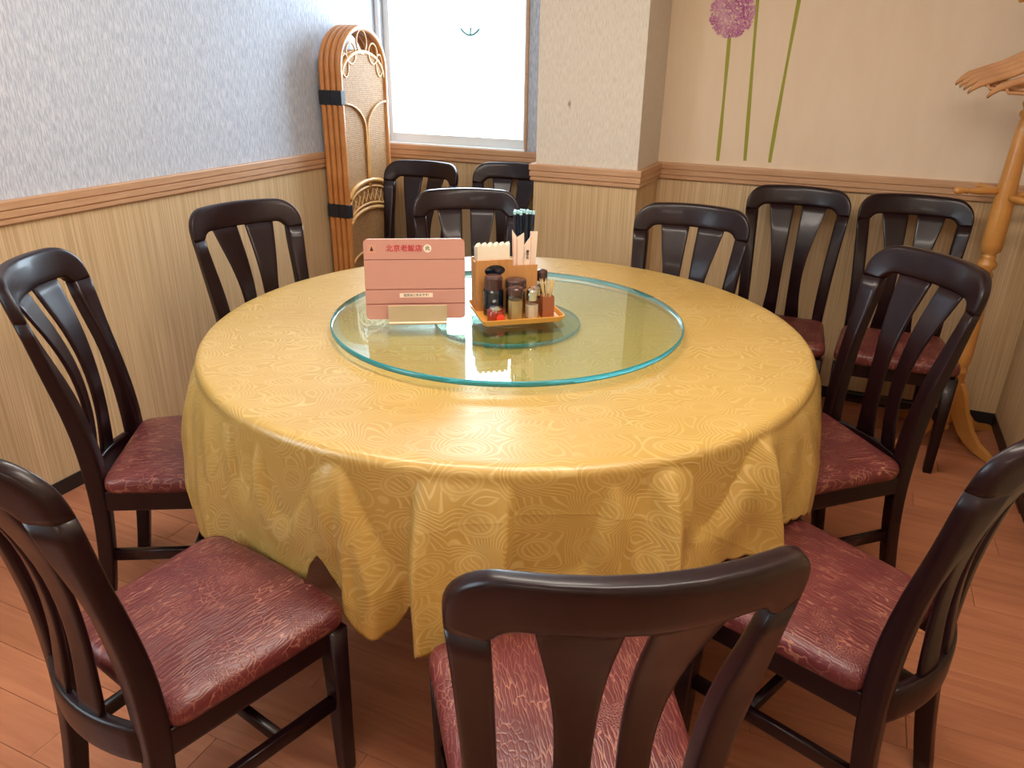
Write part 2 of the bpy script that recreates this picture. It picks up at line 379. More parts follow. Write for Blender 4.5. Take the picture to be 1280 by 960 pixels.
base('baseboard_pillar', XQ-t2, XP+t2, YP-t2, YP-T, 0, BB)
base('baseboard_pillar_side', XP+T, XP+t2, YP-T, YB-T, 0, BB)
base('baseboard_back', XP+t2, XR-T, YB-t2, YB-T, 0, BB)
base('baseboard_right', XR-t2, XR-T, YF, YB-t2, 0, BB)
# floor with planks
fl = struct('floor', B(XL-.1, XR+.1, YF-.1, YW+.1, -.06, -.004), M['floor_base'])
PW, PL = .105, .91
pm = {}
y = YW; row = 0
while y > .12:
    y0 = max(y-PW, .12); x = XL - ((row*.37) % 1)*PL
    while x < XR:
        a, b = max(x, XL), min(x+PL, XR); x += PL
        if b-a < .02: continue
        key = (round(b-a, 4), round(y-y0, 4))
        if key not in pm:
            o = obj('plank', B(-key[0]/2+.0006, key[0]/2-.0006, -key[1]/2+.0006, key[1]/2-.0006, -.004, 0, bev=.0008), M['floor'], fl); pm[key] = o.data
        else:
            o = bpy.data.objects.new('plank', pm[key]); C.objects.link(o); o.parent = fl
        o.location = ((a+b)/2, (y+y0)/2, 0)
    y -= PW; row += 1
o = obj('plank_field', B(XL, XR, YF, .12, -.004, 0), M['floor'], fl)

# windows
def window(name, build): pass
wn = bpy.data.objects.new('window_1', None); C.objects.link(wn); wn['kind'] = 'structure'
bm = bmesh.new(); yf0, yf1 = YW+.03, YW+.09
box(bm, WX0+.001, WX0+.035, yf0, yf1, WZ0, WZ1-.001, bev=.003); box(bm, WX1-.030, WX1-.001, yf0, yf1, WZ0, WZ1-.001, bev=.003)
box(bm, WX0+.035, WX1-.03, yf0, yf1, WZ0+.004, WZ0+.052, bev=.003); box(bm, WX0+.035, WX1-.03, yf0, yf1, WZ1-.05, WZ1-.001, bev=.003)
obj('window_frame', bm, M['white_frame'], wn)
obj('pane', B(WX0+.03, WX1-.027, YW+.058, YW+.062, WZ0+.047, WZ1-.045), M['pane'], wn)
obj('sill', B(WX0+.001, WX1-.001, YW-.012, yf0+.01, WZ0-.001, WZ0+.006, bev=.002), M['white_frame'], wn)
bm = bmesh.new(); box(bm, WX1-.004, WX1+.009, YW-.014, YW-.0005, WZ0+.007, WZ1+.02, bev=.002)
box(bm, WX0+.001, WX1-.004, YW-.014, YW-.0005, WZ1-.002, WZ1+.02, bev=.002)
obj('casing', bm, M['trim'], wn)
obj('left_casing', B(WX0-.02, WX0+.004, YW-.014, YW-.0005, WZ0+.007, WZ1+.02, bev=.002), M['white_frame'], wn)
w2 = bpy.data.objects.new('added_side_window', None); C.objects.link(w2); w2['kind'] = 'structure'  # unseen side window, added as an opening for the cool light
bm = bmesh.new()
for a in ((SY0, SY0+.04), ((SY0+SY1)/2-.02, (SY0+SY1)/2+.02), (SY1-.04, SY1)): box(bm, XL-.09, XL-.03, a[0]+.001, a[1]-.001, SZ0+.001, SZ1-.001)
box(bm, XL-.085, XL-.035, SY0+.03, SY1-.03, SZ0+.001, SZ0+.05); box(bm, XL-.085, XL-.035, SY0+.03, SY1-.03, SZ1-.05, SZ1-.001)
obj('window_frame', bm, M['white_frame'], w2)
obj('pane', B(XL-.062, XL-.058, SY0+.03, SY1-.03, SZ0+.04, SZ1-.04), M['pane'], w2)
# little pale curved shape against the pane
hk = thing('pane_curve', 'tiny pale curved shape on the bright window pane', 'ornament', (-1.845, YW+.055, 1.545))
pts = [(-.052+.104*k/12, 0, .030*((k-6)/6)**2) for k in range(13)]
M['hook'] = plain('pale_teal', srgb(110, 170, 172), .3)
obj('bar', tube(bmesh.new(), pts, .0055, 6), M['hook'], hk, True); obj('pin', tube(bmesh.new(), [(0, 0, 0), (.003, 0, .035)], [.004, .006], 6), M['hook'], hk, True)

# ceiling light fixtures (real lamps of the room)
for i, (x, y, lb) in enumerate([(.15, .9, 'long ceiling light above the nearest chairs'), (-1.0, 1.5, 'long ceiling light above the round table'), (-.1, -1.3, 'long ceiling light behind the camera')]):
    t = thing('ceiling_light', lb, 'light', (x, y, ZC))
    obj('housing', B(-.64, .64, -.16, .16, -.03, 0, bev=.004), M['white_frame'], t)
    obj('diffuser', B(-.61, .61, -.13, .13, -.045, -.03, bev=.003), M['lamp'], t)

# ------------------------------------------------------------------ chairs
POST = [(0, -.222), (.12, -.202), (.25, -.186), (.38, -.178), (.5, -.180), (.62, -.195), (.75, -.222), (.866, -.251), (.96, -.276)]
PX = [(0, .168), (.25, .158), (.45, .157), (.6, .162), (.75, .172), (.866, .1817)]
def chair_meshes():
    P = {}
    def post(s):
        secs = []
        for k in range(23):
            z = .866*k/22
            wx = interp([(0, .0165), (.3, .0195), (.5, .0225), (.866, .0243)], z); wy = interp([(0, .0175), (.3, .021), (.45, .024), (.65, .020), (.866, .016)], z)
            secs.append(((s*smooth_interp(PX, z), smooth_interp(POST, z), z), (1, 0, 0), (0, 1, 0), wx, wy))
        return frame_loft(bmesh.new(), secs, 20, .36)
    def bow(x, w): return -.046*(1-(x/.184)**2)*w
    def shear(bm):
        for v in bm.verts:
            w = min(1, max(0, (v.co.z-.66)/.2)); v.co.y += bow(v.co.x, w*w*(3-2*w))
        return bm
    P['post'] = [shear(post(-1)), shear(post(1))]
    # crest rail between outer and inner outline
    def yy(x, z): return -.251-(z-.866)*.25-.046*(1-(x/.184)**2)
    out, inn = [], []
    def arc(cx, cz, rx, rz, a0, a1, n): return [(cx+rx*math.cos(R(a0+(a1-a0)*k/n)), cz+rz*math.sin(R(a0+(a1-a0)*k/n))) for k in range(n+1)]
    o_half = [(.2062, .8665), (.2066, .880)]+arc(.139, .893, .0676, .070, 0, 90, 9)+[(.10, .9645), (.05, .9655)]
    i_half = [(.1573, .8665), (.1563, .8685)]+arc(.124, .855, .0330, .0315, 28, 90, 9)+[(.09, .8866), (.045, .887)]
    o_full = [(x, z) for x, z in o_half]+[(0, .966)]+[(-x, z) for x, z in o_half[::-1]]
    i_full = [(x, z) for x, z in i_half]+[(0, .887)]+[(-x, z) for x, z in i_half[::-1]]
    rings = []
    for (ox, oz), (ix, iz) in zip(o_full, i_full):
        c = Vector(((ox+ix)/2, 0, (oz+iz)/2)); u = Vector((ox-ix, 0, oz-iz)); a = u.length/2; u.normalize()
        ring = []
        for p_, q_ in superell(a, .0163, 20, .42):
            x = c.x+u.x*p_; z = c.z+u.z*p_; ring.append(Vector((x, yy(x, z)+q_, z)))
        rings.append(ring)
    P['crest'] = loft(bmesh.new(), rings)
    SY = [(.41, -.224), (.46, -.218), (.54, -.212), (.62, -.214), (.70, -.226), (.78, -.250), (.84, -.276), (.90, -.303)]
    SO = [(.41, .080), (.46, .074), (.52, .068), (.60, .066), (.68, .072), (.76, .086), (.83, .102), (.90, .117)]
    SI = [(.41, .019), (.9, .0155)]
    def splat(s):
        rings = []
        for k in range(17):
            z = .408+(.895-.408)*k/16; xo = smooth_interp(SO, z); xi = interp(SI, z); y = smooth_interp(SY, z)
            cx, a = (xo+xi)/2, (xo-xi)/2; ring = []
            for p_, q_ in superell(a, .0065, 16, .35):
                x = cx+p_; bow = -1.4*x*x
                ring.append(Vector((s*x, y-bow+q_, z)))
            rings.append(ring)
        return loft(bmesh.new(), rings)
    P['splat'] = [splat(-1), splat(1)]
    secs = []
    for k in range(15):
        x = -.150+.300*k/14; y = -.190-.034*(1-(x/.15)**2)
        secs.append(((x, y, .383), (0, 1, 0), (0, 0, 1), .0125, .038))
    P['back_rail'] = frame_loft(bmesh.new(), secs, 16, .4)
    # cushion
    def outline(ins):
        f, b, yf_, yb_ = .218-ins, .186-ins, .204-ins, -.160+ins
        cs = [(f, yf_, .042), (-f, yf_, .042), (-b, yb_, .035), (b, yb_, .035)]; pts = []
        for i, (x, y, r) in enumerate(cs):
            p = Vector((x, y)); a = Vector(cs[i-1][:2]); c = Vector(cs[(i+1) % 4][:2])
            u = (a-p).normalized()*r; v = (c-p).normalized()*r
            for k in range(7):
                t = k/6; pts.append((p+u)*(1-t)**2+2*p*t*(1-t)+(p+v)*t*t)
            q0, q1 = p+v, c+(p-c).normalized()*cs[(i+1) % 4][2]
            for k in range(1, 6): pts.append(q0.lerp(q1, k/6))
        return [Vector((q.x, q.y+(.010*(1-(q.x/.2)**2) if q.y > .1 else 0), 0)) for q in pts]
    rings = [[Vector((q.x, q.y, z)) for q in outline(ins)] for ins, z in [(.012, .400), (.003, .402), (0, .412), (0, .426), (.003, .436), (.010, .443), (.024, .4475)]]
    top = outline(.024); cen = Vector((0, .02, 0))
    for f_, z in [(.75, .4505), (.5, .4525), (.25, .4535), (.05, .454)]: rings.append([Vector(((q-cen)*f_+cen).to_tuple()[:2]+(z,)) for q in top])
    P['seat'] = loft(bmesh.new(), rings)
    bm = bmesh.new()
    box(bm, -.186, .186, .168, .188, .345, .402, bev=.003)
    for s in (-1, 1): frame_loft(bm, [((s*.193, .18, .3735), (1, 0, 0), (0, 0, 1), .010, .0285), ((s*.165, -.16, .3735), (1, 0, 0), (0, 0, 1), .010, .0285)], 12, .25)
    P['apron'] = bm
    def leg(s):
        return frame_loft(bmesh.new(), [((s*.191, .178+.002*(1-z/.39), z), (1, 0, 0), (0, 1, 0), a, a) for z, a in [(0, .0145), (.01, .016), (.2, .019), (.39, .0225)]], 16, .3)
    P['leg'] = [leg(-1), leg(1)]
    def stretch(s):
        return frame_loft(bmesh.new(), [((s*.190, .170, .205), (1, 0, 0), (0, 0, 1), .0095, .016), ((s*.161, -.190, .205), (1, 0, 0), (0, 0, 1), .0095, .016)], 12, .3)
    P['side_stretcher'] = [stretch(-1), stretch(1)]
    P['cross_stretcher'] = frame_loft(bmesh.new(), [((-.178, .04, .205), (0, 1, 0), (0, 0, 1), .0095, .013), ((.178, .04, .205), (0, 1, 0), (0, 0, 1), .0095, .013)], 12, .3)
    return P
def make_chair(label, group):
    P = chair_meshes(); t = thing('dining_chair', label, 'chair', group=group); w = M['dark_wood']
    obj('seat', P['seat'], M['leather'], t, True)['label'] = 'burgundy crocodile embossed seat cushion'
    for s in (0, 1): obj('back_post', P['post'][s], w, t, True)
    obj('crest_rail', P['crest'], w, t, True)
    for s in (0, 1): obj('splat', P['splat'][s], w, t, True)
    obj('back_rail', P['back_rail'], w, t, True); obj('apron', P['apron'], w, t)
    for s in (0, 1): obj('leg', P['leg'][s], w, t, True)
    for s in (0, 1): obj('side_stretcher', P['side_stretcher'][s], w, t, True)
    obj('cross_stretcher', P['cross_stretcher'], w, t, True)
    return t
def copy_tree(o, parent=None):
    c = o.copy(); C.objects.link(c); c.parent = parent
    for ch in list(o.children): copy_tree(ch, c)
    return c
GT, GW = 'dark chairs set around the round table', 'spare dark chairs lined up along the walls'
chairs = [
 (-.277, .880, 32.3, 'dark wooden chair in the centre foreground, its back towards the viewer', GT),
 (-1.011, .806, -11.9, 'dark wooden chair at the lower left corner, whole burgundy seat in view', GT),
 (.104, 1.406, 66.2, 'dark wooden chair at the lower right corner, seat under the cloth edge', GT),
 (-1.564, 1.328, -57.3, 'dark wooden chair at the left edge, between lower left chair and tan wall', GT),
 (-1.645, 1.943, -107.7, 'dark wooden chair behind the table at left, alone before the left wall', GT),
 (-1.232, 2.426, 208.7, 'dark wooden chair behind the table, right behind the pink tablet', GT),
 (-.503, 2.470, 177.1, 'dark wooden chair behind the table at right, in front of the pillar corner', GT),
 (.032, 2.108, 128.1, 'dark wooden chair at the right side of the table, in front of the coat rack', GT),
 (-1.953, 3.079, 180.2, 'dark spare chair under the window, next to the rattan screen', GW),
 (-1.507, 3.245, 185, 'dark spare chair under the window, partly hidden by the pillar', GW),
 (-.184, 3.144, 179.0, 'dark spare chair against the back wall below the flower stems', GW),
 (.269, 3.139, 181.9, 'dark spare chair against the back wall next to the coat rack', GW)]
c0 = None
for x, y, a, lb, gp in chairs:
    if c0 is None: c0 = o = make_chair(lb, gp)
    else: o = copy_tree(c0); o['label'] = lb; o['group'] = gp
    o.location = (x, y, 0); o.rotation_euler = (0, 0, R(a))

# ------------------------------------------------------------------ table
TX, TY, TR, TZ = -.8065, 1.825, .8129, .752
tb = thing('round_table', 'large round dining table hidden under the gold cloth', 'table', (TX, TY, 0))
obj('tabletop', lathe(bmesh.new(), [(.001, .715), (TR-.012, .715), (TR-.006, .720), (TR-.006, TZ-.006), (TR-.012, TZ-.002), (.001, TZ-.002)], 96), M['bamboo'], tb)
obj('pedestal', lathe(bmesh.new(), [(.001, .02), (.06, .02), (.05, .05), (.04, .3), (.045, .68), (.16, .70), (.16, .715), (.001, .715)], 32), M['under_wood'], tb, True)
for k in range(4):
    a = R(10+90*k); bm = bmesh.new(); box(bm, .03, .40, -.03, .03, 0, .04, bev=.006, mtx=Matrix.Rotation(a, 4, 'Z')); obj('foot', bm, M['under_wood'], tb)

# hanging part: fold table (theta deg, radial push at hem), and hem heights
HEM = [(-180, .464), (-164, .464), (-130.5, .464), (-127, .40), (-123, .37), (-118, .37), (-112, .38), (-106, .385), (-101, .39), (-97, .41), (-94.2, .48), (-93, .50), (-91.5, .50), (-90.3, .46), (-88.5, .43), (-86.4, .39), (-85.0, .370), (-83.4, .368), (-82.3, .378), (-81, .405), (-80, .43), (-79.2, .43), (-78.6, .372), (-77.5, .375), (-75, .38), (-70, .385), (-64, .38), (-55, .38), (-48, .39), (-44.6, .42), (-43.2, .468), (-40.5, .472), (-34, .474), (-27, .476), (-20, .472), (-16, .468), (-10, .466), (-7.5, .44), (-6, .43), (-4, .43), (-2.5, .466), (4, .466), (150, .466), (180, .464)]
FOLD = [(-180, .055), (-160, .06), (-150, .045), (-140, .06), (-131, .07), (-126, .060), (-123, .062), (-120, .060), (-116.5, .050), (-113.5, .035), (-110, .045), (-107, .035), (-104, .045), (-101, .040), (-97, .030), (-94.5, .020), (-92.5, .035), (-90.5, .060), (-88.5, .055), (-86.5, .050), (-84, .052), (-82, .022), (-80, .004), (-79.1, .040), (-78, .084), (-76, .070), (-73, .058), (-70, .056), (-67, .060), (-65.6, .060), (-64.6, .010), (-61, .016), (-56, .026), (-50, .040), (-46, .066), (-43.6, .080), (-42, .046), (-37, .022), (-32, .028), (-28, .050), (-25.2, .085), (-23.8, .050), (-20, .025), (-15, .035), (-9, .055), (-3, .052), (6, .045), (14, .070), (22, .04), (30, .06), (38, .03), (46, .03), (56, .006), (66, .004), (80, .004), (90, .02), (96, .03), (104, .03), (112, .012), (122, .010), (132, .012), (142, .04), (150, .06), (160, .04), (170, .06), (180, .055)]
def make_cloth():
    bm = bmesh.new(); uvl = bm.loops.layers.uv.new('UVMap'); NA = 1440; ET = .004; uvd = {}
    rng = random.Random(3)
    ph = [rng.uniform(0, 6.28) for _ in range(8)]
    rings = []
    def ring(fn):
        r = []
        for i in range(NA):
            th = -180+360*i/NA; p, u = fn(th, R(th)); v = bm.verts.new(p); uvd[v] = u; r.append(v)
        rings.append(r)
    def ring_top(rr):
        def f(th, a):
            z = TZ+ET-.003
            z += .0006*math.sin(a*9+ph[0]+rr*9)*(rr/TR)**2
            return Vector((TX+rr*math.cos(a), TY+rr*math.sin(a), z)), (rr*math.cos(a)+TX, rr*math.sin(a)+TY)
        return f
    for rr in (.001, .15, .3, .45, .55, .62, .68, .73, .765, .785): ring(ring_top(rr))
    # rounded edge
    er = .020
    for k in range(1, 7):
        q = R(90*k/6)
        def f(th, a, q=q, k=k):
            rr = TR-er+.004+er*math.sin(q); z = TZ+.001-er+er*math.cos(q)
            s = rr+0
            ur = TR-er+er*q
            return Vector((TX+rr*math.cos(a), TY+rr*math.sin(a), z)), (ur*math.cos(a)+TX, ur*math.sin(a)+TY)
        ring(f)
    NS = 46
    for k in range(1, NS+1):
        s = k/NS
        def f(th, a, s=s):
            hz = smooth_interp(HEM, th); z0 = TZ+.001-er; L = z0-hz
            sc = abs(math.sin(th*R(1)*74))       # scalloped edge
            hz2 = hz-.007*sc
            z = z0+(hz2-z0)*s
            fo = smooth_interp(FOLD, th)
            w = (L/.34)
            env = (1-math.exp(-s*4.2))*(.66+.34*s)-.006*math.exp(-s*9)/max(fo, .02)
            rr = TR+.0045+max(0, fo-.006)*env
            # diagonal buckles and small wrinkles
            rr += .0030*math.sin(a*31+s*5+ph[1])*min(1, s*3)*(1-s*.3)+.0016*math.sin(a*57-s*9+ph[2])*min(1, s*4)
            rr += .0035*math.sin(s*7+a*11+ph[3])*math.sin(a*17+ph[4])*min(1, s*2.5)
            # soft dents under the edge between folds
            for c_, wd, dp, sl in ((-83, 5.0, .042, 1.2), (-97, 5.5, .040, -3.5), (-59, 5.5, .036, 1.5), (-34, 5.5, .030, -1.5), (-108, 3.2, .030, -2), (-49, 3, .015, 2)):
                d_ = (th-(c_+sl*s*2))/(wd*(1-.6*min(1, s*1.3)))
                if abs(d_) < 3: rr -= dp*math.exp(-d_*d_*d_*d_)*math.sin(PI*min(1, s*1.35)**.55)
            if -118 < th < -87.5:    # cloth hangs behind the front edge of the seat pushed against it
                q_ = min(1, max(0, (z-.45)/.22)); lim = .012+.060*q_*q_*(3-2*q_); e_ = min(1, (th+118)/3.5, (-87.5-th)/1.5); o_ = rr-TR; rr = rr*(1-e_)+(TR+lim*(1-math.exp(-max(0, o_)/lim)))*e_
            if -73 < th < -48: rr = min(rr, TR+.058)
            rr = max(rr, TR+.004)
            ur = TR-er+er*PI/2+(z0-z)*1.02
            aa = a+R(.9)*math.sin(a*13+ph[5])*s
            return Vector((TX+rr*math.cos(aa), TY+rr*math.sin(aa), z)), (ur*math.cos(a)+TX, ur*math.sin(a)+TY)
        ring(f)
    for ra, rb in zip(rings, rings[1:]):
        for i in range(NA):
            f = bm.faces.new((ra[i], ra[(i+1) % NA], rb[(i+1) % NA], rb[i]))
            for lp in f.loops: lp[uvl].uv = uvd[lp.vert]
    f = bm.faces.new(rings[0][::-1])
    for lp in f.loops: lp[uvl].uv = uvd[lp.vert]
    return bm
cl = obj('tablecloth', make_cloth(), M['cloth'], smooth=True)
tag(cl, 'gold swirl patterned tablecloth with scalloped hem draped over the round table', 'tablecloth')
sm = cl.modifiers.new('thickness', 'SOLIDIFY'); sm.thickness = .0012; sm.offset = -1

# ------------------------------------------------------------------ turntable
SZ, SR = .783, .4825
ls = thing('lazy_susan', 'large round clear glass turntable with teal edge on the gold cloth', 'turntable', (TX, TY, 0))
bm = bmesh.new(); n = 128
pr = [(.001, SZ-.0145), (SR-.005, SZ-.0145), (SR-.001, SZ-.0130), (SR, SZ-.007), (SR-.001, SZ-.0015), (SR-.004, SZ), (.001, SZ)]
lathe(bm, pr, n)
for f in bm.faces:
    c = f.calc_center_median(); rad = math.hypot(c.x, c.y); f.material_index = 1 if rad > SR-.0045 else 0
gd = obj('glass_disc', bm, [M['susan_glass'], M['glass_edge']], ls, True)
for p_ in gd.data.polygons:
    if p_.material_index == 0: p_.use_smooth = False
bm = bmesh.new(); lathe(bm, [(.001, TZ+.003), (.200, TZ+.003), (.203, TZ+.006), (.203, TZ+.012), (.200, TZ+.015), (.001, TZ+.015)], 96)
for f in bm.faces:
    c = f.calc_center_median(); f.material_index = 1 if math.hypot(c.x, c.y) > .1985 else 0
obj('base_disc', bm, [M['base_glass'], M['glass_edge']], ls)['label'] = 'small green glass base disc'
obj('bearing', lathe(bmesh.new(), [(.001, TZ+.015), (.07, TZ+.015), (.07, SZ-.0147), (.001, SZ-.0147)], 48), M['bearing'], ls)

# ------------------------------------------------------------------ tablet on its stand
ta = R(29.4); tx0, ty0 = -1.010, 1.676
tilt = R(9)
st = thing('tablet_stand', 'champagne metal stand holding the pink tablet upright', 'stand', (tx0+.012, ty0-.012, SZ+.0003), ta)
bm = bmesh.new()
w = .077
# base plate, folded lip and back support
pts = [(-.030, .0), (.085, .0), (.085, .003), (-.027, .003), (-.030, .030), (-.033, .030), (-.034, .003)]
def ext(bm, poly, x0, x1):
    a = [bm.verts.new((x0, y, z)) for y, z in poly]; b = [bm.verts.new((x1, y, z)) for y, z in poly]; k = len(poly)
    for i in range(k): bm.faces.new((a[i], a[(i+1) % k], b[(i+1) % k], b[i]))
    bm.faces.new(a[::-1]); bm.faces.new(b); return bm
box(bm, -w, w, -.034, .085, 0, .003, bev=.001)
obj('base_plate', bm, M['stand_metal'], st)
bm = bmesh.new(); box(bm, -w, w, -.0355, -.0325, .004, .054, bev=.001); tube(bm, [(-w, -.034, .0045), (w, -.034, .0045)], .0045, 10)
obj('front_lip', bm, M['stand_metal'], st)
bm = bmesh.new(); box(bm, -w*.8, w*.8, 0, .0025, 0, .14, bev=.001, mtx=Matrix.Translation((0, .0012, .0035)) @ Matrix.Rotation(-tilt, 4, 'X')); obj('back_support', bm, M['stand_metal'], st)
tt = bpy.data.objects.new('tablet', None); C.objects.link(tt)
tag(tt, 'tablet in a pink folding cover with red lettering, leaning on its metal stand', 'tablet')
tt.location = (tx0, ty0, SZ+.0065); tt.rotation_euler = (-tilt, 0, ta)
TWd, THt = .131, .209
def rrect(hw, z0, z1, r, n=6):
    pts = []
    for cx, cz, a0 in ((hw-r, z1-r, 0), (-hw+r, z1-r, 90), (-hw+r, z0+r, 180), (hw-r, z0+r, 270)):
        for k in range(n+1): a = R(a0+90*k/n); pts.append((cx+r*math.cos(a), cz+r*math.sin(a)))
    return pts
def slab(bm, hw, z0, z1, r, y0, y1, bev=.0012):
    rings = [[Vector((x, y, z)) for x, z in rrect(hw-i_, z0+i_, z1-i_, r)] for y, i_ in ((y0, bev), (y0+bev, 0), (y1-bev, 0), (y1, bev))]
    return loft(bm, rings)
oy = -.036
obj('body', slab(bmesh.new(), TWd-.002, .002, THt+.0005, .010, oy+.0075, oy+.015), M['screen_edge'], tt, True)
obj('cover_back', slab(bmesh.new(), TWd, 0, THt-.001, .011, oy+.0135, oy+.0175), M['tablet_cover'], tt)
zs_ = [0, .040, .078, .156, THt]; nm = len(zs_)-1
for i in range(nm):
    z0, z1 = zs_[i]+(.0012 if i else 0), zs_[i+1]-(.0012 if i < nm-1 else 0)
    bm = bmesh.new()
    if i in (0, nm-1):
        rr_ = rrect(TWd, 0, THt, .011); poly = []
        P_ = [q for q in rr_ if (q[1] < z1-1e-4 if i == 0 else q[1] > z0+1e-4)]
        poly = ([(-TWd, z1)]+[q for q in P_ if q[0] < 0]+[q for q in P_ if q[0] > 0]+[(TWd, z1)]) if i == 0 else ([(TWd, z0)]+[q for q in P_ if q[0] > 0]+[q for q in P_ if q[0] < 0]+[(-TWd, z0)])
        loft(bm, [[Vector((x, y, z)) for x, z in poly] for y in (oy, oy+.0045)])
    else: box(bm, -TWd, TWd, oy, oy+.0045, z0, z1, bev=.0008)
    obj('cover_panel', bm, M['tablet_cover'], tt)
obj('cover_fold', slab(bmesh.new(), TWd-.001, .001, THt-.001, .011, oy+.003, oy+.008), M['tablet_fold'], tt)
def put(bm, x, z, y, rot=0):
    bmesh.ops.transform(bm, matrix=Matrix.Translation((x, y, z)) @ Matrix.Rotation(rot, 4, 'Y') @ Matrix.Rotation(R(90), 4, 'X'), verts=bm.verts); return bm
obj('lettering', put(text_bm('北京老飯店', .0185, 1.04, .00022), -.0265, .1845, oy-.0004, 0), M['red_ink'], tt)['label'] = 'red restaurant name lettering'
sl = obj('seal', put(lathe(bmesh.new(), [(.001, 0), (.0105, 0), (.0105, .0004), (.001, .0004)], 28), .034, .1845, oy), M['seal_white'], tt)
obj('seal_glyph', put(text_bm('元', .0135, 1, .0002), .034, .1845, oy-.0007, R(-6)), M['black_ink'], sl)
sq = obj('stamp', B(-.121, -.099, oy-.0003, oy, .1735, .1955), plain('stamp_tan', srgb(196, 138, 112), .6), tt)
bm = bmesh.new(); bb = [bm.verts.new(q) for q in ((-.1145, oy-.0006, .179), (-.1055, oy-.0006, .179), (-.1075, oy-.0006, .185), (-.110, oy-.0006, .1915), (-.1125, oy-.0006, .185))]; bm.faces.new(bb)
obj('stamp_figure', bm, M['black_ink'], sq)
lp = obj('paper_label', B(-.042, .045, oy-.0004, oy, .057, .0685), M['label_white'], tt)
obj('label_text', put(text_bm('注文はこちらです!', .0078, 1.05, .0001), .0015, .0628, oy-.0008), M['black_ink'], lp)

# ------------------------------------------------------------------ condiment tray and what stands on it
ca = R(39); cx0, cy0 = -.792, 1.841
CM = Matrix.Translation((cx0, cy0, 0)) @ Matrix.Rotation(ca, 4, 'Z')
def cp(a, b, z=0): v = CM @ Vector((a, b, z)); return (v.x, v.y, v.z)
tr = thing('tray', 'tan wooden rimmed tray on the glass turntable carrying the condiments', 'tray', (cx0, cy0, SZ+.0003), ca)
def rr2(hw, hd, r, n=5):
    pts = []
    for cx, cy, a0 in ((hw-r, hd-r, 0), (-hw+r, hd-r, 90), (-hw+r, -hd+r, 180), (hw-r, -hd+r, 270)):
        for k in range(n+1): a = R(a0+90*k/n); pts.append((cx+r*math.cos(a), cy+r*math.sin(a)))
    return pts
rings = [[Vector((x, y, z)) for x, y in rr2(.110+o_, .097+o_, .014)] for o_, z in ((0, 0), (.006, .014), (.006, .016), (.003, .016), (-.003, .005), (-.004, .0045))]
obj('tray_body', loft(bmesh.new(), rings), M['tray_wood'], tr)
ZT = SZ+.0052
# napkin holder
nx, ny = -.0535, .052
nh = thing('napkin_holder', 'tan wooden napkin box with an oval window, on the left rear of the tray', 'napkin holder', cp(nx, ny, ZT), ca)
hw, hd, hh, th = .052, .028, .142, .005
def oval_panel():
    bm = bmesh.new(); N = 32; fr = []; bk = []
    for yv, lst in ((-hd, fr), (-hd+th, bk)):
        inner = [bm.verts.new((.002+.029*math.cos(2*PI*k/N), yv, .112+.0165*math.sin(2*PI*k/N))) for k in range(N)]
        outer = []
        for k in range(N):
            c, s = math.cos(2*PI*k/N), math.sin(2*PI*k/N); q = max(abs(c), abs(s)); c, s = c/q, s/q
            outer.append(bm.verts.new((hw*c, yv, hh/2+hh/2*s)))
        lst += [inner, outer]
        for k in range(N): bm.faces.new((inner[k], inner[(k+1) % N], outer[(k+1) % N], outer[k]))
    for j in (0, 1):
        for k in range(N): bm.faces.new((fr[j][k], fr[j][(k+1) % N], bk[j][(k+1) % N], bk[j][k]))
    return bm
obj('front_panel', oval_panel(), M['bamboo'], nh)
obj('back_panel', B(-hw, hw, hd-th, hd, 0, hh), M['bamboo'], nh)
for s in (-1, 1): obj('side_panel', B(min(s*hw, s*(hw-th)), max(s*hw, s*(hw-th)), -hd+th, hd-th, 0, hh-.006), M['bamboo'], nh)
obj('bottom_panel', B(-hw+th, hw-th, -hd+th, hd-th, 0, th), M['bamboo'], nh)
obj('dark_insert', B(-hw+th, hw-th, -hd+th+.0005, -hd+th+.002, th, hh-.008), M['soy'], nh)
for k in range(6):
    bm = bmesh.new(); Z0, Z1, NZ = .006, .188-.002*abs(k-1), 11; x0, x1 = -.0455, .0455
    poly = [(x0, Z0), (x1, Z0)]+[(x1-(x1-x0)*j/NZ, Z1-(.010 if j % 2 else 0)) for j in range(NZ+1)]
    yv = -.019+.007*k
    loft(bm, [[Vector((x, yy_, z)) for x, z in poly] for yy_ in (yv, yv+.0045)])
    o = obj('napkin', bm, M['paper']); o.location = cp(nx, ny, ZT); o.rotation_euler = (0, 0, ca)
    tag(o, 'folded cream paper napkin with zigzag top, in the wooden napkin holder', 'napkin', 'napkins in the holder')
